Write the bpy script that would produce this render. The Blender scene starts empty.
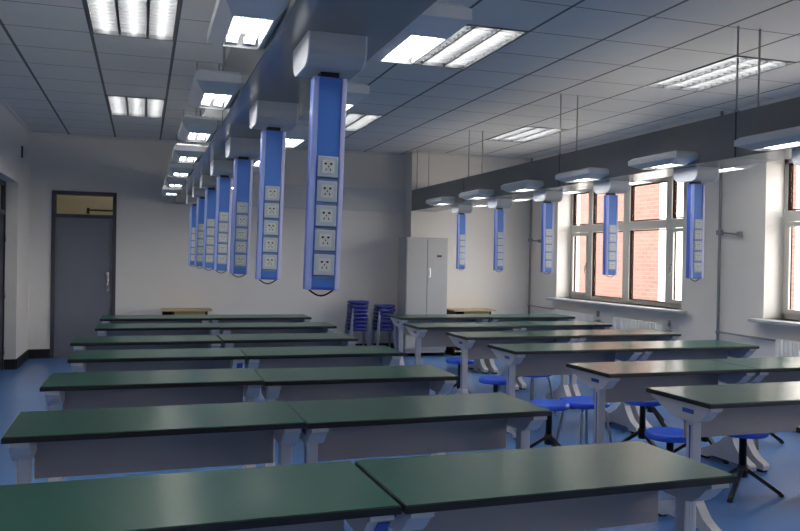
import bpy, bmesh, math
from mathutils import Vector, Matrix

sc = bpy.context.scene
COL = sc.collection
PI = math.pi

# ------------------------------------------------------------------ camera
YAW, PITCH, ROLL, F_PX = math.radians(17.933), math.radians(0.43), math.radians(0.941), 794.88
CAM = Vector((0, 0, 1.554))
fw = Vector((math.sin(YAW)*math.cos(PITCH), math.cos(YAW)*math.cos(PITCH), -math.sin(PITCH)))
rt = Vector((math.cos(YAW), -math.sin(YAW), 0)); up = rt.cross(fw)
r2 = rt*math.cos(ROLL)+up*math.sin(ROLL); u2 = -rt*math.sin(ROLL)+up*math.cos(ROLL)
cam = bpy.data.cameras.new('camera'); camo = bpy.data.objects.new('camera', cam); COL.objects.link(camo)
cam.sensor_fit = 'HORIZONTAL'; cam.sensor_width = 36; cam.lens = F_PX/800*36; cam.clip_start = 0.02; cam.clip_end = 300
m = Matrix((r2, u2, -fw)).transposed().to_4x4(); m.translation = CAM; camo.matrix_world = m
sc.camera = camo

# ------------------------------------------------------------------ world, sun, exposure
w = bpy.data.worlds.new('sky'); sc.world = w; w.use_nodes = True
bg = w.node_tree.nodes['Background']; bg.inputs[0].default_value = (1.0, 0.975, 0.96, 1); bg.inputs[1].default_value = 2.7
sun = bpy.data.lights.new('sun', 'SUN'); sun.energy = 0.6; sun.angle = math.radians(2); sun.color = (1, .93, .84)
so = bpy.data.objects.new('sun', sun); COL.objects.link(so); so.rotation_euler = (math.radians(10), math.radians(-48), 0)
vs = sc.view_settings; vs.view_transform = 'Standard'; vs.look = 'None'; vs.exposure = 1.7; vs.gamma = 1; vs.use_curve_mapping = False
try:
    sc.cycles.use_denoising = True; sc.cycles.max_bounces = 10; sc.cycles.diffuse_bounces = 7; sc.cycles.transparent_max_bounces = 12
    sc.cycles.caustics_reflective = False; sc.cycles.caustics_refractive = False; sc.cycles.sample_clamp_indirect = 6
except Exception: pass
CEIL = 3.34; XL = -1.6; XR = 6.4; YN = -3.0; YB = 12.86; YS = 12.45; XS = 4.21
WINS = [(8.35, 11.5), (3.82, 6.97), (-0.71, 2.44)]
Z0W, Z1W = 0.98, 2.72
for (a, b) in WINS:                                   # portals in the window openings: they only guide the daylight sampling
    L = bpy.data.lights.new('window_daylight', 'AREA'); L.shape = 'RECTANGLE'; L.size = 1.74; L.size_y = b-a
    L.cycles.is_portal = True
    o = bpy.data.objects.new('window_daylight', L); COL.objects.link(o)
    o.location = (6.80, (a+b)/2, (Z0W+Z1W)/2); o.rotation_euler = (0, math.radians(90), 0)

# ------------------------------------------------------------------ materials
def s2l(c): return tuple(((x/255)/12.92 if x/255 <= .04045 else (((x/255)+.055)/1.055)**2.4) for x in c)
def mat(name, rgb, rough=.5, metal=0, spec=.5, noise=0, nscale=6, bump=0, bscale=80, emis=0, coat=0):
    mt = bpy.data.materials.new(name); mt.use_nodes = True; nt = mt.node_tree; b = nt.nodes['Principled BSDF']
    c = (*s2l(rgb), 1)
    b.inputs['Base Color'].default_value = c; b.inputs['Roughness'].default_value = rough; b.inputs['Metallic'].default_value = metal
    b.inputs['Specular IOR Level'].default_value = spec; b.inputs['Coat Weight'].default_value = coat
    tc = nt.nodes.new('ShaderNodeTexCoord')
    if noise:
        n = nt.nodes.new('ShaderNodeTexNoise'); n.inputs['Scale'].default_value = nscale; n.inputs['Detail'].default_value = 4
        mx = nt.nodes.new('ShaderNodeMix'); mx.data_type = 'RGBA'
        mx.inputs[6].default_value = tuple(v*(1-noise) for v in c[:3])+(1,); mx.inputs[7].default_value = tuple(min(1, v*(1+noise)) for v in c[:3])+(1,)
        nt.links.new(tc.outputs['Object'], n.inputs['Vector']); nt.links.new(n.outputs['Fac'], mx.inputs[0]); nt.links.new(mx.outputs[2], b.inputs['Base Color'])
    if bump:
        n2 = nt.nodes.new('ShaderNodeTexNoise'); n2.inputs['Scale'].default_value = bscale
        bp = nt.nodes.new('ShaderNodeBump'); bp.inputs['Strength'].default_value = bump; bp.inputs['Distance'].default_value = .002
        nt.links.new(tc.outputs['Object'], n2.inputs['Vector']); nt.links.new(n2.outputs['Fac'], bp.inputs['Height']); nt.links.new(bp.outputs[0], b.inputs['Normal'])
    if emis:
        b.inputs['Emission Color'].default_value = c; b.inputs['Emission Strength'].default_value = emis
    return mt
M = {}
M['wall'] = mat('white_paint', (226, 222, 216), .75, noise=.04, nscale=1.2, bump=.15, bscale=60)
M['wall_trim'] = mat('white_trim_paint', (214, 213, 212), .7, noise=.03)
M['corr'] = mat('corridor_paint', (186, 176, 158), .7, noise=.05)
M['corr_green'] = mat('corridor_green_paint', (120, 150, 130), .7, noise=.2, nscale=3)
M['black_base'] = mat('black_skirting', (26, 25, 24), .5, noise=.1)
M['door'] = mat('grey_door_paint', (120, 122, 132), .45, noise=.04, nscale=3)
M['door_frame'] = mat('grey_frame_paint', (72, 74, 82), .45, noise=.04)
M['door_navy'] = mat('navy_door_paint', (28, 32, 52), .4, noise=.06)
M['chrome'] = mat('chrome', (190, 190, 190), .25, metal=1, noise=.02)
M['steel'] = mat('steel_rod', (176, 172, 166), .45, metal=.1, noise=.05)
M['edge'] = mat('black_resin_edge', (17, 15, 18), .35, noise=.1)
M['frame_paint'] = mat('pale_grey_powder_coat', (190, 190, 196), .42, noise=.03, nscale=9)
M['panel'] = mat('grey_modesty_panel', (150, 146, 148), .5, noise=.05, nscale=4)
M['blue_logo'] = mat('blue_plate', (35, 80, 170), .4, noise=.05)
M['blue_strip'] = mat('blue_strip', (45, 85, 165), .4, noise=.05)
M['rubber'] = mat('black_rubber', (20, 20, 22), .8, noise=.1)
M['seat'] = mat('blue_plastic_seat', (56, 104, 240), .27, noise=.06, nscale=12, bump=.3, bscale=120)
M['seat_dark'] = mat('dark_blue_plastic_seat', (26, 38, 128), .35, noise=.06, nscale=12)
M['blackmetal'] = mat('black_metal', (18, 18, 22), .4, noise=.1)
M['greytube'] = mat('grey_tube', (165, 167, 172), .4, metal=.3, noise=.05)
M['duct'] = mat('grey_duct_paint', (128, 129, 129), .2, noise=.04, nscale=2)
M['seam'] = mat('dark_seam', (38, 40, 44), .6, noise=.05)
M['head'] = mat('grey_plastic_head', (172, 175, 180), .4, noise=.03)
M['cap'] = mat('pale_end_cap', (212, 216, 226), .4, noise=.02)
M['col_panel'] = mat('blue_panel', (78, 128, 212), .38, noise=.04, nscale=5)
M['col_side'] = mat('blue_anodised_side', (84, 112, 218), .35, noise=.04)
M['col_trim'] = mat('pale_blue_trim', (164, 182, 240), .35, noise=.02)
M['col_trim2'] = mat('white_blue_trim', (205, 205, 240), .35, noise=.02)
M['socket'] = mat('socket_plastic', (188, 198, 205), .35, noise=.02)
M['socket_in'] = mat('socket_insert', (212, 214, 208), .35, noise=.02)
M['strip'] = mat('silver_strip', (140, 150, 170), .3, metal=.4, noise=.02)
M['lampbody'] = mat('grey_lamp_enamel', (208, 210, 214), .45, noise=.03)
M['reflector'] = mat('white_reflector', (235, 238, 240), .4, noise=.01)
M['louver'] = mat('satin_louver', (106, 108, 111), .3, metal=.0, noise=.02)
M['refl_dark'] = mat('satin_reflector', (72, 74, 78), .3, metal=.0, noise=.02)
M['lamp_inner'] = mat('lamp_reflector', (128, 130, 134), .4, metal=.2, noise=.02)
M['tube'] = mat('lit_tube', (255, 252, 246), .5, emis=24, noise=0)
M['tube_small'] = mat('lit_small_tube', (255, 252, 246), .5, emis=5.0, noise=0)
M['cabinet'] = mat('pale_grey_cabinet', (165, 165, 165), .5, noise=.03)
M['dark'] = mat('dark_gap', (22, 20, 22), .7, noise=.1)
M['wood'] = mat('pale_worn_wood', (184, 160, 128), .55, noise=.14, nscale=8)
M['wood_yellow'] = mat('yellow_varnished_board', (176, 160, 108), .5, noise=.08, nscale=5)
M['wood_dark'] = mat('dark_red_wood', (62, 34, 32), .6, noise=.15)
M['radiator'] = mat('white_radiator_enamel', (236, 235, 230), .4, noise=.02)
M['winframe'] = mat('aluminium_window_frame', (190, 188, 182), .5, noise=.03)
M['gasket'] = mat('dark_gasket', (40, 24, 20), 1, spec=0, noise=.05)
M['sill'] = mat('sill_stone', (178, 180, 182), .35, noise=.06, nscale=20)
M['pipe'] = mat('painted_pipe', (140, 142, 144), .5, noise=.05)
M['ground'] = mat('pale_paving', (190, 186, 180), .8, noise=.08)
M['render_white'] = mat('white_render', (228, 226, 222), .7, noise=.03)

# desk surface: dark green laminate, satin
g = mat('green_laminate', (15, 70, 58), .27, noise=.05, nscale=3, spec=.5); M['green'] = g
# floor: blue sheet floor, satin
M['floor'] = mat('blue_floor_coating', (82, 124, 182), .25, noise=.07, nscale=1.6, bump=.05, bscale=3)

def ceiling_mat():
    mt = bpy.data.materials.new('ceiling_tiles'); mt.use_nodes = True; nt = mt.node_tree; N = nt.nodes; b = N['Principled BSDF']; b.inputs['Roughness'].default_value = .8
    tc = N.new('ShaderNodeTexCoord'); sp = N.new('ShaderNodeSeparateXYZ'); nt.links.new(tc.outputs['Object'], sp.inputs[0])
    def grid(out, off, halfw):
        a = N.new('ShaderNodeMath'); a.operation = 'SUBTRACT'; a.inputs[1].default_value = off; nt.links.new(out, a.inputs[0])
        p = N.new('ShaderNodeMath'); p.operation = 'PINGPONG'; p.inputs[1].default_value = .325; nt.links.new(a.outputs[0], p.inputs[0])
        l = N.new('ShaderNodeMath'); l.operation = 'LESS_THAN'; l.inputs[1].default_value = halfw; nt.links.new(p.outputs[0], l.inputs[0]); return l
    gx = grid(sp.outputs[0], -.42, .013); gy = grid(sp.outputs[1], 5.58, .006)
    mx = N.new('ShaderNodeMath'); mx.operation = 'MAXIMUM'; nt.links.new(gx.outputs[0], mx.inputs[0]); nt.links.new(gy.outputs[0], mx.inputs[1])
    n = N.new('ShaderNodeTexNoise'); n.inputs['Scale'].default_value = 5; nt.links.new(tc.outputs['Object'], n.inputs['Vector'])
    r = N.new('ShaderNodeMix'); r.data_type = 'RGBA'; r.inputs[6].default_value = (*s2l((216, 217, 218)), 1); r.inputs[7].default_value = (*s2l((224, 223, 221)), 1); nt.links.new(n.outputs['Fac'], r.inputs[0])
    m2 = N.new('ShaderNodeMix'); m2.data_type = 'RGBA'; m2.inputs[7].default_value = (*s2l((104, 106, 110)), 1)
    nt.links.new(mx.outputs[0], m2.inputs[0]); nt.links.new(r.outputs[2], m2.inputs[6]); nt.links.new(m2.outputs[2], b.inputs['Base Color'])
    return mt
M['ceiling'] = ceiling_mat()
def brick_mat():
    mt = bpy.data.materials.new('brick'); mt.use_nodes = True; nt = mt.node_tree; N = nt.nodes; b = N['Principled BSDF']; b.inputs['Roughness'].default_value = .85
    tc = N.new('ShaderNodeTexCoord'); sp = N.new('ShaderNodeSeparateXYZ'); cb = N.new('ShaderNodeCombineXYZ')
    nt.links.new(tc.outputs['Object'], sp.inputs[0]); ad = N.new('ShaderNodeMath'); ad.operation = 'ADD'
    nt.links.new(sp.outputs[0], ad.inputs[0]); nt.links.new(sp.outputs[1], ad.inputs[1]); nt.links.new(ad.outputs[0], cb.inputs[0]); nt.links.new(sp.outputs[2], cb.inputs[1])
    k = N.new('ShaderNodeTexBrick'); k.inputs['Scale'].default_value = 1; k.inputs['Brick Width'].default_value = .34; k.inputs['Row Height'].default_value = .12; k.inputs['Mortar Size'].default_value = .012
    k.inputs['Color1'].default_value = (*s2l((106, 78, 69)), 1); k.inputs['Color2'].default_value = (*s2l((96, 68, 60)), 1); k.inputs['Mortar'].default_value = (*s2l((118, 92, 82)), 1)
    nt.links.new(cb.outputs[0], k.inputs['Vector']); nt.links.new(k.outputs['Color'], b.inputs['Base Color']); return mt
M['brick'] = brick_mat()
def glass_mat(name='window_glass', tint=(1, 1, 1)):
    mt = bpy.data.materials.new(name); mt.use_nodes = True; nt = mt.node_tree; N = nt.nodes; out = N['Material Output']; N.remove(N['Principled BSDF'])
    t = N.new('ShaderNodeBsdfTransparent'); t.inputs[0].default_value = (*tint, 1); gl = N.new('ShaderNodeBsdfGlossy'); gl.inputs['Roughness'].default_value = .02
    lw = N.new('ShaderNodeLayerWeight'); lw.inputs[0].default_value = .5; mx = N.new('ShaderNodeMixShader')
    pw = N.new('ShaderNodeMath'); pw.operation = 'POWER'; pw.inputs[1].default_value = 5; ma = N.new('ShaderNodeMath'); ma.operation = 'MULTIPLY_ADD'; ma.inputs[1].default_value = .9; ma.inputs[2].default_value = .03
    nt.links.new(lw.outputs['Facing'], pw.inputs[0]); nt.links.new(pw.outputs[0], ma.inputs[0]); nt.links.new(ma.outputs[0], mx.inputs[0]); nt.links.new(t.outputs[0], mx.inputs[1]); nt.links.new(gl.outputs[0], mx.inputs[2]); nt.links.new(mx.outputs[0], out.inputs[0]); return mt
M['glass'] = glass_mat()
M['glass_tint'] = glass_mat('transom_glass', (.85, .85, .8))

# ------------------------------------------------------------------ mesh helpers
class MB:
    """collects shapes and links them as ONE mesh object"""
    def __init__(s): s.bm = bmesh.new()
    def box(s, x0, x1, y0, y1, z0, z1, mi=0, bev=0):
        vs_ = [s.bm.verts.new((x, y, z)) for x in (x0, x1) for y in (y0, y1) for z in (z0, z1)]
        fs = []
        for q in ((0, 1, 3, 2), (4, 6, 7, 5), (0, 4, 5, 1), (2, 3, 7, 6), (0, 2, 6, 4), (1, 5, 7, 3)):
            f = s.bm.faces.new([vs_[i] for i in q]); f.material_index = mi; fs.append(f)
        if bev:
            es = list({e for f in fs for e in f.edges}); bmesh.ops.bevel(s.bm, geom=es, offset=bev, segments=2, affect='EDGES', profile=.6, material=-1)
        return fs
    def prism(s, pts, a0, a1, axis='x', mi=0, smooth=False):
        def P(u, v, a): return {'x': (a, u, v), 'y': (u, a, v), 'z': (u, v, a)}[axis]
        A = [s.bm.verts.new(P(u, v, a0)) for u, v in pts]; B = [s.bm.verts.new(P(u, v, a1)) for u, v in pts]; n = len(pts)
        f1 = s.bm.faces.new(A); f2 = s.bm.faces.new(B[::-1]); f1.material_index = f2.material_index = mi
        for i in range(n):
            f = s.bm.faces.new((A[i], B[i], B[(i+1) % n], A[(i+1) % n])); f.material_index = mi; f.smooth = smooth
    def tube(s, pts, r, seg=10, mi=0, r_end=None):
        pts = [Vector(p) for p in pts]; rings = []; n = len(pts)
        for i, p in enumerate(pts):
            d = (pts[min(i+1, n-1)]-pts[max(i-1, 0)]).normalized()
            a = d.cross(Vector((0, 0, 1)) if abs(d.z) < .9 else Vector((1, 0, 0))).normalized(); b = d.cross(a)
            rr = r if r_end is None else r+(r_end-r)*i/(n-1)
            rings.append([s.bm.verts.new(p+a*math.cos(2*PI*k/seg)*rr+b*math.sin(2*PI*k/seg)*rr) for k in range(seg)])
        for i in range(n-1):
            for k in range(seg):
                f = s.bm.faces.new((rings[i][k], rings[i][(k+1) % seg], rings[i+1][(k+1) % seg], rings[i+1][k])); f.smooth = True; f.material_index = mi
        f = s.bm.faces.new(rings[0][::-1]); f.material_index = mi; f = s.bm.faces.new(rings[-1]); f.material_index = mi
    def lathe(s, prof, seg=28, c=(0, 0), mi=0, sq=0):
        rings = []
        for r, z in prof:
            ring = []
            for k in range(seg):
                a = 2*PI*k/seg; q = r
                if sq: q = r/((abs(math.cos(a))**sq+abs(math.sin(a))**sq)**(1/sq))
                ring.append(s.bm.verts.new((c[0]+q*math.cos(a), c[1]+q*math.sin(a), z)))
            rings.append(ring)
        for i in range(len(prof)-1):
            for k in range(seg):
                f = s.bm.faces.new((rings[i][k], rings[i][(k+1) % seg], rings[i+1][(k+1) % seg], rings[i+1][k])); f.smooth = True; f.material_index = mi
        f = s.bm.faces.new(rings[0][::-1]); f.material_index = mi; f = s.bm.faces.new(rings[-1]); f.material_index = mi
    def bar(s, p, q, wx, wz, mi=0):
        """flat bar from p to q"""
        p, q = Vector(p), Vector(q); d = (q-p).normalized(); a = d.cross(Vector((0, 0, 1))); a = a.normalized() if a.length > 1e-4 else Vector((1, 0, 0)); b = a.cross(d).normalized()
        vv = [s.bm.verts.new(c+a*i*wx/2+b*j*wz/2) for c in (p, q) for i, j in ((-1, -1), (1, -1), (1, 1), (-1, 1))]
        for f_ in ((0, 3, 2, 1), (4, 5, 6, 7), (0, 1, 5, 4), (1, 2, 6, 5), (2, 3, 7, 6), (3, 0, 4, 7)):
            f = s.bm.faces.new([vv[i] for i in f_]); f.material_index = mi
    def build(s, name, mats, parent=None):
        bmesh.ops.recalc_face_normals(s.bm, faces=s.bm.faces)
        me = bpy.data.meshes.new(name); s.bm.to_mesh(me); s.bm.free()
        for m_ in (mats if isinstance(mats, (list, tuple)) else [mats]): me.materials.append(m_)
        o = bpy.data.objects.new(name, me); COL.objects.link(o)
        if parent is not None: o.parent = parent
        return o
def tag(o, label=None, cat=None, group=None, kind=None):
    if label: o['label'] = label
    if cat: o['category'] = cat
    if group: o['group'] = group
    if kind: o['kind'] = kind
    return o
def thing(name, label, cat, loc=(0, 0, 0), rz=0, group=None):
    o = bpy.data.objects.new(name, None); COL.objects.link(o); o.empty_display_size = .1
    o.location = loc; o.rotation_euler = (0, 0, rz); return tag(o, label, cat, group)
def struct(mb, name, mt, label=None, parent=None):
    o = mb.build(name, mt, parent)
    if parent is None: o['kind'] = 'structure'
    if label: o['label'] = label
    return o
def dup(o, parent=None):
    c = o.copy(); COL.objects.link(c)
    if parent is not None: c.parent = parent
    for ch in list(o.children): dup(ch, c)
    return c
def place(proto, used, loc, rz, label, group):
    o = proto if not used[0] else dup(proto); used[0] = True
    o.location = loc; o.rotation_euler = (0, 0, rz); o['label'] = label; o['group'] = group; return o

# ------------------------------------------------------------------ room shell
b = MB(); b.box(-3.8, 6.75, YN-.2, 15.2, -.12, 0); struct(b, 'floor', M['floor'], 'blue satin floor covering')
# ceiling of tiles with openings for the troffers
TX = [(-.42, .23), (2.18, 2.83), (4.78, 5.43)]; TY = [(-2.22, -.92), (1.68, 2.98), (5.58, 6.88), (9.48, 10.78)]  # first row, unseen behind the camera, is added to brighten the room
xs = sorted({XL-.2, XR+.35, *[v for t in TX for v in t]}); ys = sorted({YN-.2, YB+.2, *[v for t in TY for v in t]})
b = MB()
for i in range(len(xs)-1):
    for j in range(len(ys)-1):
        if (xs[i], xs[i+1]) in TX and (ys[j], ys[j+1]) in TY: continue
        b.box(xs[i], xs[i+1], ys[j], ys[j+1], CEIL, CEIL+.02)
struct(b, 'ceiling', M['ceiling'], 'grey tiled suspended ceiling')
b = MB(); b.box(-3.8, XR+.35, YN-.2, 15.2, CEIL+.2, CEIL+.3); struct(b, 'trim_1', M['wall_trim'], 'slab above the suspended ceiling')
# left wall with door opening Y 10.65..11.70
D0, D1, DT = 9.55, 11.70, 2.50
b = MB(); b.box(XL-.2, XL, YN-.2, D0, 0, CEIL); b.box(XL-.2, XL, D1, YB, 0, CEIL); b.box(XL-.2, XL, D0, D1, DT, CEIL)
struct(b, 'wall_left', M['wall'])
# back wall, left plane, with door opening
BX0, BX1, BT = -1.30, -.39, 2.50
b = MB(); b.box(XL-.2, BX0, YB, YB+.2, 0, CEIL); b.box(BX1, XS, YB, YB+.2, 0, CEIL); b.box(BX0, BX1, YB, YB+.2, BT, CEIL)
b.box(XS, XR+.35, YS, YB+.2, 0, CEIL)
struct(b, 'wall_back', M['wall'])
b = MB(); b.box(.5, XS, YB-.10, YB, 2.36, 2.735); struct(b, 'trim_2', M['wall_trim'], 'shallow downstand beam along the back wall')
# right wall
b = MB(); X0, X1 = XR, XR+.35
b.box(X0, X1, YN-.2, YS, 0, Z0W); b.box(X0, X1, YN-.2, YS, Z1W, CEIL)
ed = [YS] + [v for a, c in WINS for v in (c, a)] + [YN-.2]
for i in range(0, len(ed), 2): b.box(X0, X1, ed[i+1], ed[i], Z0W, Z1W)
struct(b, 'wall_right', M['wall'])
b = MB(); b.box(XL-.2, XR+.35, YN-.2, YN, 0, CEIL); struct(b, 'wall_near', M['wall'])
# ceiling edge trim on the left wall
b = MB(); b.box(XL, XL+.03, YN, YB, CEIL-.03, CEIL); b.box(XL, XS, YB-.03, YB, CEIL-.03, CEIL); b.box(XS, XR, YS-.03, YS, CEIL-.03, CEIL)
struct(b, 'trim_3', M['wall_trim'], 'angle trim where the ceiling meets the walls')
# baseboards
BH = .135
b = MB(); b.box(XL, XL+.015, YN, D0-.0, 0, BH); b.box(XL, XL+.015, D1, YB, 0, BH); b.box(XL-.16, XL, D1-.015, D1, 0, BH); struct(b, 'baseboard_left', M['black_base'])
b = MB(); b.box(XL+.015, BX0, YB-.015, YB, 0, BH); b.box(BX1, XS, YB-.015, YB, 0, BH); b.box(XS-.015, XS, YS, YB, 0, BH); b.box(XS, XR, YS-.015, YS, 0, BH); struct(b, 'baseboard_back', M['black_base'])
b = MB(); b.box(XR-.015, XR, YN, YS, 0, BH); struct(b, 'baseboard_right', M['black_base'])
# corridor beyond both doors
b = MB(); b.box(-3.8, 2.0, 14.6, 14.7, 0, CEIL+.2); struct(b, 'wall_corridor_back', M['corr'])
b = MB(); b.box(-3.8, -3.7, YN, 14.6, 0, CEIL+.2); struct(b, 'wall_corridor_left', M['corr_green'])
b = MB(); b.box(2.0, 2.1, YB+.2, 14.6, 0, CEIL+.2); struct(b, 'wall_corridor_end', M['corr'])
cl = MB(); cl.box(-2.9, -2.5, 10.6, 11.9, CEIL+.12, CEIL+.19); o = tag(cl.build('corridor_fill_light', mat('corridor_fill_glow', (255, 246, 232), emis=1.5)), 'unseen glowing panel added to light the corridor behind the doors', 'light')  # unseen panel added to light the corridor seen through the transoms
cl = MB(); cl.box(-1.2, .2, 13.6, 13.9, CEIL+.12, CEIL+.19); o = tag(cl.build('corridor_fill_light', bpy.data.materials['corridor_fill_glow']), 'unseen glowing panel added to light the corridor beyond the grey door', 'light')  # second added panel, brightens the corridor behind the back wall

# door_1 : grey door in back wall
d1 = MB(); f = .055
d1.box(BX0, BX0+f, YB-.015, YB+.14, 0, BT); d1.box(BX1-f, BX1, YB-.015, YB+.14, 0, BT); d1.box(BX0+f, BX1-f, YB-.015, YB+.14, BT-f, BT); d1.box(BX0+f, BX1-f, YB-.015, YB+.14, 2.10, 2.155)
d1 = struct(d1, 'door_1', M['door_frame'])
b = MB(); b.box(BX0+f, BX1-f, YB+.02, YB+.06, .01, 2.10); b.build('door_leaf', M['door'], d1)
b = MB(); b.box(BX0+f, BX1-f, YB+.05, YB+.058, 2.155, BT-f); b.build('transom_pane', M['glass_tint'], d1)
b = MB(); b.tube([(BX1-.115, YB+.02, 1.03), (BX1-.115, YB-.03, 1.05), (BX1-.115, YB-.03, 1.24), (BX1-.115, YB+.02, 1.26)], .011); b.box(BX1-.135, BX1-.095, YB+.012, YB+.02, 1.0, 1.29)
h = b.build('door_handle', M['chrome'], d1)
b = MB(); b.box(BX0+.5, BX1-.06, YB+.075, YB+.10, 2.215, 2.24); b.box(BX0+.48, BX0+.52, YB+.075, YB+.11, 2.17, 2.26); b.build('closer_arm', M['black_base'], d1)
# door_2 : navy door in left wall reveal
d2 = MB(); xx0, xx1 = XL-.20, XL-.145
d2.box(xx0, xx1, D0, D0+.05, 0, DT); d2.box(xx0, xx1, D1-.05, D1, 0, DT); d2.box(xx0, xx1, D0+.05, D1-.05, DT-.05, DT); d2.box(xx0, xx1, D0+.05, D1-.05, 2.06, 2.12)
d2 = struct(d2, 'door_2', M['door_navy'])
b = MB(); b.box(XL-.19, XL-.16, D0+.05, D1-.05, .01, 2.06); b.build('door_leaf', M['door_navy'], d2)
b = MB(); b.box(XL-.18, XL-.172, D0+.05, D1-.05, 2.12, DT-.05); b.build('transom_pane', M['glass_tint'], d2)
for z in (.25, 1.0, 1.75):
    b = MB(); b.tube([(XL-.14, D1-.06, z-.05), (XL-.14, D1-.06, z+.05)], .01); b.build('hinge', M['chrome'], d2)

# windows
def window(n, ya, yb):
    """ya near edge, yb far edge"""
    xa, xb = 6.65, 6.71
    W = yb-ya; fr = MB()
    fr.box(xa, xb, ya, yb, Z0W, Z0W+.055); fr.box(xa, xb, ya, yb, Z1W-.055, Z1W); fr.box(xa, xb, ya, ya+.05, Z0W, Z1W); fr.box(xa, xb, yb-.05, yb, Z0W, Z1W)
    mull = [ya+.60, ya+W/2, yb-.60]
    for k, y in enumerate(mull):
        hw = .075 if k == 1 else .055
        fr.box(xa-.012, xb, y-hw, y+hw, Z0W, Z1W)
    fr.box(xa-.01, xb, ya, yb, 2.035, 2.145)
    fo = struct(fr, 'window_%d' % n, M['winframe'])
    cells = [(ya+.05, mull[0]-.055), (mull[0]+.055, mull[1]-.075), (mull[1]+.075, mull[2]-.055), (mull[2]+.055, yb-.05)]
    for k, (a, c) in enumerate(cells):
        for (z0, z1) in ((Z0W+.055, 2.025), (2.155, Z1W-.055)):
            b = MB(); b.box(6.683, 6.689, a+.0125, c-.0125, z0+.0125, z1-.0125); b.build('pane', M['glass'], fo)
            # dark gasket round the glass
            t = .012; b = MB(); xg0, xg1 = 6.656, 6.7095
            b.box(xg0, xg1, a, a+t, z0, z1); b.box(xg0, xg1, c-t, c, z0, z1); b.box(xg0, xg1, a+t, c-t, z0, z0+t); b.box(xg0, xg1, a+t, c-t, z1-t, z1)
            b.build('gasket', M['gasket'], fo)
        if k in (0, 3):   # opening casement in the narrow bays
            z0, z1 = Z0W+.055, 2.025; t = .05; b = MB(); x0_, x1_ = 6.632, 6.655
            b.box(x0_, x1_, a, a+t, z0, z1); b.box(x0_, x1_, c-t, c, z0, z1); b.box(x0_, x1_, a+t, c-t, z0, z0+t); b.box(x0_, x1_, a+t, c-t, z1-t, z1)
            s_ = b.build('casement', M['winframe'], fo)
            yh = a+.025 if k == 3 else c-.025
            b = MB(); b.tube([(6.632, yh, 1.50), (6.595, yh, 1.50), (6.595, yh, 1.39)], .009); b.box(6.622, 6.632, yh-.013, yh+.013, 1.45, 1.55); b.build('window_handle', M['chrome'], s_)
    b = MB(); b.box(6.24, 6.65, ya-.12, yb+.06, Z0W-.035, Z0W, bev=.008)
    b.build('window_sill', M['sill'], fo)
for i, (a, c) in enumerate(WINS): window(i+1, a, c)

# ------------------------------------------------------------------ outside
b = MB(); b.box(6.76, 60, -30, 80, -.75, -.6); o = struct(b, 'ground', M['ground'])
bb = thing('brick_building', 'red brick building wall outside the farther window', 'building', (14, 19.3, -.6))
b = MB(); b.box(0, 8, 0, 16, 1.0, 12); b.build('brick_wall', M['brick'], bb)
b = MB(); b.box(-.06, 8, -.02, 16, 0, 1.0); b.build('whitened_base', M['render_white'], bb)  # pale colour stands in for the overexposed fade low on the brick
b = MB(); b.box(.0, 8, -.06, -.0, 0, 12); b.build('pale_side_wall', M['render_white'], bb)
b = MB(); b.box(-.03, 0, 4.33, 4.46, 1.0, 12); b.build('pale_strip', M['render_white'], bb)
bt = thing('brick_wing', 'narrow brick wing outside the nearer window', 'building', (14, 14.32, -.6))
b = MB(); b.box(0, .8, 0, 1.75, 0, 12); b.build('brick_wall', M['brick'], bt)
b = MB(); b.box(0, .8, -.05, 0, 0, 12); b.build('pale_side_wall', M['render_white'], bt)

# ------------------------------------------------------------------ recessed ceiling lights
def troffer():
    r = thing('ceiling_light', '', 'light')
    w_, l_ = .65, 1.30; t = .022
    b = MB()
    b.box(0, w_, 0, t, -.006, .10); b.box(0, w_, l_-t, l_, -.006, .10); b.box(0, t, t, l_-t, -.006, .10); b.box(w_-t, w_, t, l_-t, -.006, .10); b.box(0, w_, 0, l_, .10, .11)
    b.build('frame', M['refl_dark'], r)
    for k in range(3):
        x = w_*(k+.5)/3; hw = .1055
        b = MB(); b.prism([(x-hw, .005), (x-hw+.012, .06), (x-.03, .094), (x+.03, .094), (x+hw-.012, .06), (x+hw, .005), (x+hw-.006, .005), (x+hw-.02, .057), (x+.028, .088), (x-.028, .088), (x-hw+.02, .057), (x-hw+.006, .005)], t, l_-t, 'y'); b.build('reflector', M['refl_dark'], r)
        b = MB(); b.tube([(x, .04, .062), (x, l_-.04, .062)], .014, 10); b.build('lamp_tube', M['tube'], r)
        b = MB(); n_ = 14      # one louver: two rails and its cross blades, a single connected piece
        ysq = [t+(l_-2*t)*j/n_ for j in range(n_+1)]
        def slab(xa, xb, y0_, y1_, z0_, z1_): b.box(xa, xb, y0_, y1_, z0_, z1_)
        xl, xr = x-hw+.004, x+hw-.004
        V = {}
        def vt(i, j, k):
            key = (i, j, k)
            if key not in V:
                yy = ysq[j//2]+(.0035 if j % 2 else -.0035)
                V[key] = b.bm.verts.new(((xl, xl+.004, xr-.004, xr)[i], yy, (.004, .046)[k]))
            return V[key]
        def cell(i0, i1, j0, j1):
            q = [vt(i, j, k) for i in (i0, i1) for j in (j0, j1) for k in (0, 1)]
            for f_ in ((0, 1, 3, 2), (4, 6, 7, 5), (0, 4, 5, 1), (2, 3, 7, 6), (0, 2, 6, 4), (1, 5, 7, 3)):
                try: b.bm.faces.new([q[z] for z in f_])
                except ValueError: pass
        for j in range(1, 2*n_-0-1):
            cell(0, 1, j, j+1); cell(2, 3, j, j+1)
            if j % 2 == 0: cell(1, 2, j, j+1)
        b.build('louver', M['louver'], r)
    return r
tp = troffer(); used = [False]
NX = ['left', 'middle', 'right']
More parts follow.
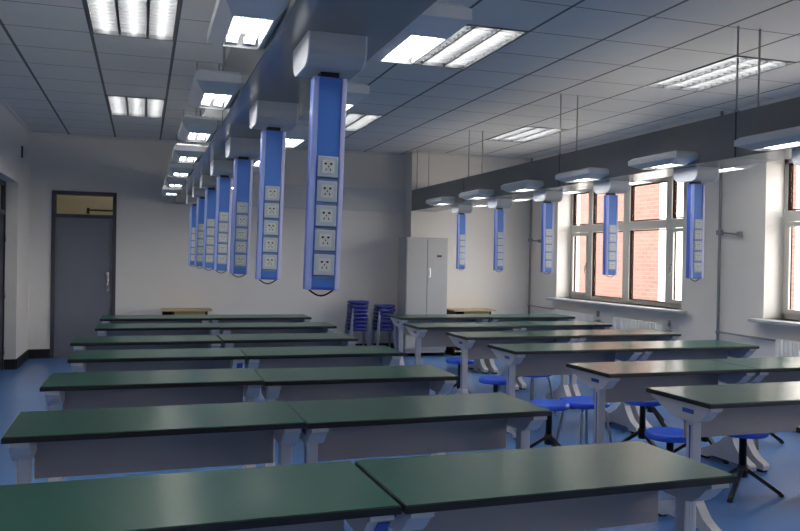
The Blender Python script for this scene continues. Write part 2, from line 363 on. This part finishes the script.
lab = {
 (0, -1): 'added recessed fill light behind the camera, over the left side of the room',
 (1, -1): 'added recessed fill light behind the camera, over the centre aisle',
 (2, -1): 'added recessed fill light behind the camera, on the window side',
 (0, 0): 'recessed ceiling light over the left tables, above the camera out of view',
 (0, 1): 'large bright three-tube ceiling light at the top left of the picture',
 (0, 2): 'small-looking far three-tube ceiling light left of the hanging duct, towards the door',
 (1, 0): 'recessed ceiling light over the centre aisle, above the camera out of view',
 (1, 1): 'bright louvred ceiling light just right of the left duct, partly behind its task lamp',
 (1, 2): 'far ceiling light peeking out right of the nearest blue power column',
 (2, 0): 'recessed ceiling light on the window side, above the camera out of view',
 (2, 1): 'long ceiling light at upper right, crossed by the thin suspension rods of the right duct',
 (2, 2): 'far small ceiling light above the far half of the right duct'}
for i, (x0, x1) in enumerate(TX):
    for j, (y0, y1) in enumerate(TY):
        place(tp, used, (x0, y0, CEIL), 0, lab[(i, j-1)], 'recessed ceiling lights')

# ------------------------------------------------------------------ hanging service ducts
ZB, ZT = 2.36, 2.70
SEAMS = [-1.5, 2.25, 4.9, 7.55, 10.2]
def duct(x0, x1, yend, y0, label):
    r = thing('service_duct', label, 'duct', ((x0+x1)/2, y0, ZB))
    X0_, X1_ = -(x1-x0)/2, (x1-x0)/2
    e = [s for s in SEAMS] + [yend]
    for a, c in zip(e[:-1], e[1:]):
        b = MB(); b.box(X0_, X1_, a-y0+.004, c-y0-.004, 0, ZT-ZB, bev=.004); b.build('duct_section', M['duct'], r)
        b = MB(); b.box(X0_+.006, X1_-.006, a-y0-.004, a-y0+.004, .004, ZT-ZB-.004)
        b.box(X0_-.002, X0_, a-y0-.008, a-y0+.008, 0, ZT-ZB); b.build('joint_strip', M['seam'], r)
    for s in [2.25, 4.9, 7.55, 10.05, 12.2]:
        for xo in (X0_+.005, X0_+.205):
            b = MB(); b.tube([(xo, s-y0, ZT-ZB), (xo, s-y0, CEIL-ZB)], .008, 8); b.lathe([(.02, ZT-ZB), (.02, ZT-ZB+.012)], 10, (xo, s-y0)); b.build('hanging_rod', M['steel'], r)
    return r
LD = (.445, .86); RD = (4.21, 4.62)
duct(*LD, YB-.10, 2.25, 'long grey metal service duct hanging over the left tables, blue power columns beneath')
duct(*RD, YS, 2.25, 'long grey metal service duct hanging over the right tables, in front of the windows')

# ------------------------------------------------------------------ power columns
def power_column():
    r = thing('power_column', '', 'power column')
    # head: rounded front/back profile in YZ, extruded in X. origin = duct underside above centre
    hw = .108; d = .15; prof = [(-d, 0), (-d, -.045)]
    for k in range(1, 7): a = PI/2*k/6; prof.append((-d+.07*(1-math.cos(a)), -.045-.067*math.sin(a)))
    prof += [(-u, v) for u, v in prof[::-1]]
    b = MB(); b.prism(prof, -hw+.006, hw-.006, 'x', smooth=False); b.build('head', M['head'], r)
    for s in (-1, 1):
        b = MB(); b.prism([(u*1.015, v*1.01) for u, v in prof], s*hw, s*(hw-.006), 'x'); b.build('end_cap', M['cap'], r)
    b = MB(); b.box(-.035, .035, -.025, .04, -.14, -.111); b.build('column_clip', M['blackmetal'], r)
    top, bot = -.132, -.925; cw, cd = .061, .032
    b = MB(); b.box(-cw, cw, -cd+.006, cd, bot, top, bev=.004); b.build('column_body', M['col_side'], r)
    b = MB(); b.box(-cw+.020, cw-.014, -cd, -cd+.008, bot+.012, top); b.build('front_panel', M['col_panel'], r)
    b = MB(); b.box(-cw-.002, -cw+.020, -cd-.006, -cd+.016, bot, top, bev=.005); b.build('edge_trim', M['col_trim'], r)
    b = MB(); b.box(cw-.014, cw+.003, -cd-.006, -cd+.016, bot, top, bev=.004); b.build('edge_trim', M['col_trim2'], r)
    yf = -cd
    for k in range(5):
        z = -.466 - k*.091; xc = .003; h_ = .0385
        b = MB(); b.box(xc-h_, xc+h_, yf-.010, yf, z-h_, z+h_, mi=0, bev=.003); b.box(xc-.023, xc+.023, yf-.0125, yf-.009, z-.024, z+.024, mi=1)
        s_ = b.build('socket', [M['socket'], M['socket_in']], r)
        b = MB(); yy0, yy1 = yf-.0136, yf-.012
        for px_ in (-.0105, .0105): b.box(xc+px_-.0042, xc+px_+.0042, yy0, yy1, z+.007, z+.014)
        b.box(xc-.0018, xc+.0018, yy0, yy1, z-.003, z+.003)
        for px_ in (-.008, .008): b.bar((xc+px_*.8, (yy0+yy1)/2, z-.007), (xc+px_*1.25, (yy0+yy1)/2, z-.015), .0016, .003)
        b.build('socket_slots', M['rubber'], s_)
        b = MB(); b.box(xc-h_, xc+h_, yf-.004, yf, z-h_-.0105, z-h_-.0045); b.build('divider_strip', M['strip'], r)
    b = MB(); b.tube([(-.046+.092*t/8, -.012, bot-.022*math.sin(PI*t/8)) for t in range(9)], .0032, 8); b.build('pull_handle', M['rubber'], r)
    return r
pc = power_column(); used = [False]
LY = [2.935+1.335*k for k in range(7)]; RY = [4.32, 5.62, 6.90, 8.20, 9.50, 10.80]
OL = ['nearest', 'second', 'third', 'fourth', 'fifth', 'sixth', 'farthest']
LLAB = ['largest blue power column with five sockets, nearest under the left duct',
 'blue power column hanging just behind the nearest one under the left duct',
 'third blue power column from the camera under the left duct',
 'blue power column fourth from the camera under the left duct',
 'blue power column fifth from the camera in the left row, partly hidden by its neighbour',
 'blue power column sixth from the camera in the left row, only its left strip clear',
 'farthest and smallest blue power column at the left end of the left row']
RLAB = ['power column at the right picture edge, only its pale head showing under the right duct',
 'blue power column hanging before the white pier between the two windows',
 'blue power column hanging in front of the farther window',
 'blue power column hanging before the far edge of the window wall',
 'blue power column hanging just left of the back right corner pipe',
 'farthest blue power column under the right duct, right of the tall cabinet']
def tilt_column(r, ang):
    """only the hanging column tilts, its head stays square on the duct"""
    for ch in r.children:
        if ch.name.split('.')[0] in ('head', 'end_cap'): continue
        ch.rotation_euler = (0, ang, 0)
        ch.location = (math.sin(ang)*.14, 0, 0)
for i, y in enumerate(LY):
    o = place(pc, used, (.655, y, ZB), 0, LLAB[i], 'power columns under the left duct')
    tilt_column(o, math.radians(1.4))
for i, y in enumerate(RY):
    o = place(pc, used, (4.43, y, ZB), 0, RLAB[i], 'power columns under the right duct')
    tilt_column(o, 0)

# ------------------------------------------------------------------ task lamps on both sides of each duct
def task_lamp():
    r = thing('task_lamp', '', 'lamp')      # origin: centre of the luminous opening, side arm towards +X
    gx, gy = .072, .205; ox, oy = .115, .325; z1, z2 = .038, .078
    b = MB()
    # sloping skirt (frustum ring) and vertical shell
    def ring(x, y, z): return [b.bm.verts.new(p) for p in ((-x, -y, z), (x, -y, z), (x, y, z), (-x, y, z))]
    A = ring(gx, gy, 0); B = ring(ox, oy, z1); C_ = ring(ox, oy, z2); D_ = ring(ox*.8, oy*.9, z2+.02); I1 = ring(gx-.006, gy-.006, 0); I2 = ring(gx-.006, gy-.006, .05)
    def skin(P, Q, mi=0):
        for k in range(4): f = b.bm.faces.new((P[k], P[(k+1) % 4], Q[(k+1) % 4], Q[k])); f.material_index = mi
    skin(A, B); skin(B, C_); skin(C_, D_); b.bm.faces.new(D_); skin(I1, A); skin(I1, I2, 1); f = b.bm.faces.new(I2); f.material_index = 1
    b.build('housing', [M['lampbody'], M['lamp_inner']], r)
    for s in (-1, 1):
        b = MB(); x = s*.033; b.tube([(x-.012, gy-.03, .024), (x-.012, -gy+.03, .024), (x-.007, -gy+.018, .024), (x+.007, -gy+.018, .024), (x+.012, -gy+.03, .024), (x+.012, gy-.03, .024)], .0085, 8); b.build('lamp_tube', M['tube_small'], r)
        b = MB(); b.box(x-.022, x+.022, gy-.032, gy-.012, .012, .036); b.build('lamp_base', M['lampbody'], r)
    for yy in (-.12, .12):
        b = MB(); b.box(ox-.002, .152, yy-.012, yy+.012, .06, .075); b.box(.138, .152, yy-.02, yy+.02, .045, .12); b.build('bracket', M['blackmetal'], r)
    return r
lp = task_lamp(); used = [False]
def loclab(i, side, bank):
    n = OL[i] if not (bank == 'right' and i == 5) else 'farthest'
    if bank == 'left' and i == 6: n = 'farthest'
    s = {'l': 'left', 'r': 'right'}[side]
    return n, s
for i, y in enumerate(LY):
    for sd in 'lr':
        x = .345 if sd == 'l' else .975
        t = ('%s task lamp from the camera on the %s side of the left duct' % (OL[i], 'left' if sd == 'l' else 'right')) if i not in (0, 6) else \
            ('%s task lamp on the %s side of the left duct' % ('nearest glaring' if i == 0 else 'farthest tiny', 'left' if sd == 'l' else 'right'))
        o = place(lp, used, (x, y-.02, ZB), 0 if sd == 'l' else PI, t, 'task lamps on the left duct')
for i, y in enumerate(RY):
    for sd in 'lr':
        x = 4.11 if sd == 'l' else 4.72
        side = 'room side' if sd == 'l' else 'window side'
        n = ['nearest', 'second', 'third', 'fourth', 'fifth', 'farthest'][i]
        if n in ('nearest', 'farthest'): t = '%s grey task lamp on the %s of the right duct' % (n, side)
        else: t = '%s grey task lamp from the camera on the %s of the right duct' % (n, side)
        o = place(lp, used, (x, y+.02, ZB), 0 if sd == 'l' else PI, t, 'task lamps on the right duct')

# ------------------------------------------------------------------ laboratory tables
TW, TD, TH = 1.297, .585, .78
def lab_table():
    r = thing('lab_table', '', 'table')          # origin: front left corner on the floor
    b = MB(); t = .028
    b.box(0, TW, 0, TD, TH-t, TH-.003, mi=1, bev=.002); b.box(.004, TW-.004, .004, TD-.004, TH-.0035, TH, mi=0); b.build('tabletop', [M['green'], M['edge']], r)
    b = MB(); b.box(.095, TW-.095, .325, .343, .513, TH-t, bev=.002); b.build('modesty_panel', M['panel'], r)
    for side in (0, 1):
        xa = .026 if side == 0 else TW-.016-.08; xb = xa+.08; pa, pb = xa+.012, xa+.069
        b = MB(); b.box(pa, pb, .182, .242, .09, .65, bev=.006)
        for k in range(3): b.box(pa+.009+k*.014, pa+.016+k*.014, .1805, .182, .12, .64)
        leg = b.build('leg', M['frame_paint'], r)
        b = MB(); zt = TH-t
        b.prism([(.022, zt), (.022, zt-.022), (.05, zt-.034), (.09, zt-.074), (.125, zt-.098), (.165, zt-.108), (.285, zt-.108), (.36, zt-.098), (.43, zt-.074), (.52, zt-.034), (.565, zt-.022), (.565, zt)], xa, xb, 'x'); b.build('bracket', M['frame_paint'], leg)
        b = MB(); up_ = []
        y0, y1 = -.02, .57
        prof = [(y0, .02), (y0, .05), (y0+.012, .066), (y0+.035, .074), (.05, .090), (.085, .112), (.115, .144), (.145, .18), (.172, .225), (.258, .225), (.30, .18), (.38, .135), (.45, .105), (y1-.05, .074), (y1-.012, .066), (y1, .05), (y1, .02), (y1-.12, .02), (.40, .045), (.12, .045), (y0+.12, .02)]
        b.prism(prof, pa-.002, pb+.002, 'x'); ft = b.build('foot', M['frame_paint'], leg)
        b = MB(); b.box(pa+.004, pb-.004, y0+.02, y0+.09, 0, .021); b.box(pa+.004, pb-.004, y1-.09, y1-.02, 0, .021); b.build('foot_pad', M['rubber'], leg)
        xo = (xa-.002, xa) if side == 0 else (xb, xb+.002)
        b = MB(); b.box(xo[0], xo[1], .165, .265, zt-.062, zt-.036, bev=.0006); b.build('maker_plate', M['blue_logo'], leg)
        xo = (pa-.002, pa) if side == 0 else (pb, pb+.002)
        b = MB(); b.box(xo[0], xo[1], .204, .216, .22, .62); b.build('blue_strip', M['blue_strip'], leg)
    return r
tb = lab_table(); used = [False]
left = [  # x, y, angle deg  (left table, right table) rows from nearest to farthest
 ((-.511, 2.336, 1.5), (.797, 2.362, 1.4)), ((-.556, 3.676, .6), (.745, 3.664, 1.2)), ((-.561, 5.026, -.8), (.731, 4.960, -1.1)),
 ((-.518, 6.302, -.7), (.780, 6.280, -.7)), ((-.593, 7.460, -.1), (.712, 7.480, .1)), ((-.470, 8.905, 0), (.828, 8.88, 0)), ((-.485, 10.21, 0), (.812, 10.23, 0))]
right = [((3.006, 2.464, 0), None), ((3.004, 3.658, .2), (4.304, 3.663, .2)), ((3.102, 4.813, .4), (4.402, 4.822, .4)),
 ((3.058, 6.186, 0), (4.358, 6.20, 0)), ((3.12, 7.42, 0), (4.42, 7.45, 0)), ((3.027, 8.60, .2), (4.35, 8.70, 0)), ((3.28, 10.05, 0), (4.58, 10.0, 0))]
R7 = ['row nearest the camera', 'second row from the camera', 'third row from the camera', 'fourth row from the camera', 'fifth row from the camera', 'sixth row from the camera', 'last row by the back wall']
sticker_legs = []
for bank, rows in (('left', left), ('right', right)):
    for i, pr_ in enumerate(rows):
        for j, p in enumerate(pr_):
            if p is None: continue
            if bank == 'right' and i == 0: t = 'green lab table of which only a tiny lit corner enters at the right picture edge'
            elif bank == 'right': t = 'green lab table in right block, %s, %s of the pair' % (['', 'nearest full row', 'second full row', 'third full row', 'fourth full row', 'fifth full row', 'farthest row'][i], 'left' if j == 0 else 'right')
            else: t = 'green lab table in left block, %s, %s of the pair' % (R7[i], 'left' if j == 0 else 'right')
            o_ = place(tb, used, (p[0], p[1], 0), math.radians(p[2]), t, 'lab tables in the %s block' % bank)
            if bank == 'left' and j == 0 and i in (0, 3): sticker_legs.append([c for c in o_.children if c.name.startswith('leg')][-1])

for lg in sticker_legs:   # a blue sticker on the front of the right bracket of two tables
    zt = TH-.028; xb = TW-.018; b = MB()
    b.prism([(.047, zt-.036), (.088, zt-.077), (.086, zt-.079), (.045, zt-.038)], xb-.045, xb-.003, 'x'); b.build('sticker', M['blue_logo'], lg)

# ------------------------------------------------------------------ stools
def seat_prof(R, z, th):
    return [(R*.55, z-th+.006), (R*.93, z-th), (R*.985, z-th+.006), (R, z-th+.016), (R*.985, z-.006), (R*.93, z), (R*.75, z+.001), (R*.45, z-.003), (.004, z-.004)]
def tripod_stool():
    r = thing('tripod_stool', '', 'stool')
    b = MB(); b.lathe(seat_prof(.161, .45, .042), 36); b.build('seat', M['seat'], r)
    b = MB(); b.lathe([(.026, .14), (.024, .41), (.05, .416), (.05, .422)], 16); b.lathe([(.034, .12), (.034, .20)], 16); b.build('post', M['blackmetal'], r)
    for k in range(3):
        a = 2*PI*k/3; c, s = math.cos(a), math.sin(a)
        b = MB(); b.bar((.018*c, .018*s, .175), (.245*c, .245*s, .018), .030, .024); b.bar((.235*c, .235*s, .010), (.262*c, .262*s, .010), .030, .020); b.build('leg', M['blackmetal'], r)
    return r
def tube_stool(name, seatm, tubem, R=.178):
    r = thing(name, '', 'stool')
    b = MB(); b.lathe(seat_prof(R, .45, .045), 36, sq=3.2); b.build('seat', seatm, r)
    for k in range(4):
        a = PI/4+PI/2*k; c, s = math.cos(a), math.sin(a)
        b = MB(); b.tube([(.05*c, .05*s, .398), (.125*c, .125*s, .398), (.155*c, .155*s, .388), (.168*c, .168*s, .36), (.235*c, .235*s, .006)], .0115, 8); b.lathe([(.015, 0), (.015, .02)], 10, (.236*c, .236*s)); b.build('leg', tubem, r)
    return r
tri = tripod_stool(); used = [False]; G = 'blue tripod stools among the right tables'
for (x, y, rz, t) in [
    (3.89, 4.40, -28, 'blue tripod stool in the open aisle at right, all three black legs showing'),
    (3.32, 4.42, 20, 'blue tripod stool behind the right end of the nearest left-block table, before a white leg'),
    (3.92, 5.58, -85, 'blue tripod stool tucked under the second full right row, right of its white leg'),
    (3.06, 5.58, -90, 'blue tripod stool overlapping the right end of the second left-block table row'),
    (3.19, 6.86, 10, 'blue tripod stool half hidden by the third full right row white leg'),
    (3.40, 8.26, 40, 'small far blue stool behind the fourth right row leg'),
    (4.69, 6.55, 28, 'tripod stool whose black legs show below the second full right row panel'),
    (5.10, 5.62, -10, 'tripod stool of which one black leg shows at far right below the panel'),
    (4.36, 5.36, 30, 'tripod stool showing one black leg right of the nearest full right row post'),
    (4.66, 4.30, 155, 'tripod stool at the extreme right edge, only a black foot showing')]:
    place(tri, used, (x, y, 0), math.radians(rz), t, G)
ts = tube_stool('tube_leg_stool', M['seat'], M['greytube']); used = [False]
for (x, y, rz, t) in [(3.40, 5.62, 8, 'blue stool with thin grey tube legs behind the second right row leg'),
                      (3.78, 7.25, 20, 'stool whose thin legs show beneath the third full right row panel')]:
    place(ts, used, (x, y, 0), math.radians(rz), t, 'tube-legged stools among the right tables')
sk = tube_stool('stacking_stool', M['seat_dark'], M['greytube'], .165); used = [False]
def stack(x, y, n, name):
    for k in range(n):
        t = 'dark blue stool %s the %s stack at the back wall' % (
            'at the bottom of' if k == 0 else 'topmost on' if k == n-1 else ['', 'second from the floor in', 'third from the floor in', 'fourth from the floor in', 'fifth from the floor in', 'sixth from the floor in', 'seventh from the floor in'][k], name)
        place(sk, used, (x+.004*(k % 2), y-.004*k, .0615*k), math.radians(2*(k % 3)), t, 'stools stacked at the back wall')
stack(3.31, 12.42, 8, 'taller left'); stack(3.74, 12.36, 7, 'shorter right')

# ------------------------------------------------------------------ furniture at the back wall
c = thing('metal_cabinet', 'tall pale grey two-door metal cabinet at the back wall', 'cabinet', (3.99, 12.0, 0))
cw, cd, ch = .71, .44, 1.915
b = MB(); b.box(0, cw, .022, cd, .10, ch, bev=.004); b.box(.02, cw-.02, .03, cd-.02, .06, .10); b.build('body', M['cabinet'], c)
for k in range(2):
    x0 = .012+k*(cw/2-.008); x1 = x0+cw/2-.016
    b = MB(); b.box(x0, x1, .004, .022, .13, ch-.03, bev=.003)
    if k == 1: b.box(x0+.02, x1-.02, .002, .004, 1.60, 1.607)
    dr = b.build('door', M['cabinet'], c)
    if k == 1:
        b = MB(); b.box(x0+.03, x0+.05, -.012, .004, 1.30, 1.40, bev=.003); b.box(x0+.02, x0+.06, -.002, .004, 1.27, 1.43); b.build('handle', M['chrome'], dr)
        b = MB(); b.box(x0+.16, x0+.24, -.001, .004, 1.60, 1.635); b.build('name_plate', M['wood_dark'], dr)
b = MB(); b.box(cw/2-.006, cw/2+.002, .018, .0225, .13, ch-.03); b.build('door_gap', M['dark'], c)
for (x, y) in ((.03, .05), (cw-.07, .05), (.03, cd-.06), (cw-.07, cd-.06)):
    b = MB(); b.box(x, x+.04, y, y+.04, 0, .06); b.build('leg', M['dark'], c)

def old_desk(loc, label, mirror=False):
    r = thing('school_desk', label, 'desk', loc)
    W, D = .74, .44
    b = MB(); b.box(0, W, 0, D, .725, .75, bev=.004); b.build('desktop', M['wood'], r)
    b = MB(); b.box(.19, W-.10, .07, .088, .28, .725); b.build('front_board', M['wood_yellow'], r)
    b = MB()   # open compartment pedestal on the left
    b.box(.02, .038, .05, D-.04, 0, .725); b.box(.172, .19, .05, D-.04, 0, .725); b.box(.038, .172, D-.058, D-.04, .02, .725)
    pd = b.build('pedestal', M['wood_dark'], r)
    for z in (.06, .24, .50): b = MB(); b.box(.038, .172, .045, D-.058, z, z+.02); b.build('shelf', M['cabinet'], pd)
    for y in (.07, D-.07): b = MB(); b.box(W-.09, W-.065, y-.012, y+.012, 0, .725); b.build('leg', M['wood_dark'], r)
    return r
old_desk((.27, 12.28, 0), 'old wood-topped desk against the back wall behind the left tables')
old_desk((4.82, 11.98, 0), 'old wood-topped desk beside the tall cabinet, behind the right tables')

# radiators
def radiator(ya, yb, label, valve_y):
    r = thing('radiator', label, 'radiator', (6.33, (ya+yb)/2, 0)); L_ = yb-ya; n = int(L_/.06)
    b = MB()
    for k in range(n):
        y = -L_/2+L_*(k+.5)/n
        b.box(-.045, .045, y-.024, y+.024, .16, .79, bev=.012)
    b.box(-.03, .03, -L_/2+.01, L_/2-.01, .20, .25); b.box(-.03, .03, -L_/2+.01, L_/2-.01, .70, .75); b.build('sections', M['radiator'], r)
    vy = valve_y-(ya+yb)/2
    b = MB(); b.tube([(0, vy, .77), (0, vy, .85)], .022, 12); b.tube([(0, vy-.06, .72), (0, vy+.06, .72)], .014, 10); b.build('valve', M['pipe'], r)
    for y in (-L_/2+.1, L_/2-.1): b = MB(); b.box(-.02, .02, y-.015, y+.015, 0, .17); b.build('foot', M['radiator'], r)
radiator(10.20, 11.45, 'white column radiator under the farther window, at its far end', 10.14)
radiator(8.55, 9.70, 'white column radiator under the farther window, at its near end', 8.49)
radiator(5.4, 6.68, 'white column radiator under the nearer window at the right picture edge', 5.34)
# heating pipes
def pipes(y, zh, yto, label, xp=6.365):
    r = thing('heating_pipe', label, 'pipe', (xp, y, 0))
    b = MB(); b.tube([(0, 0, 0), (0, 0, CEIL-.005)], .017, 12); b.build('riser', M['pipe'], r)
    b = MB(); b.tube([(-.0, 0, zh), (-.0, yto-y, zh-.01)], .011, 10); b.lathe([(.026, zh-.02), (.026, zh+.02)], 12); b.build('branch', M['pipe'], r)
    b = MB(); b.tube([(0, .05, 1.93), (0, -.33, 1.90)], .010, 8); b.box(-.02, .02, -.35, -.30, 1.88, 1.93); b.box(-.025, .025, -.03, .03, 1.90, 1.955); b.build('side_stub', M['pipe'], r)
pipes(7.64, .775, 6.72, 'painted vertical heating pipe on the white pier between the windows')
pipes(12.37, .80, 11.5, 'painted vertical heating pipe in the back right corner', 6.36)

# small things on the walls
b = MB(); b.box(XL, XL+.02, 11.93, 11.97, 2.86, 3.02, bev=.004); tag(b.build('wall_hook', M['dark']), 'small dark hook high on the left wall above the doorway edge', 'hook')
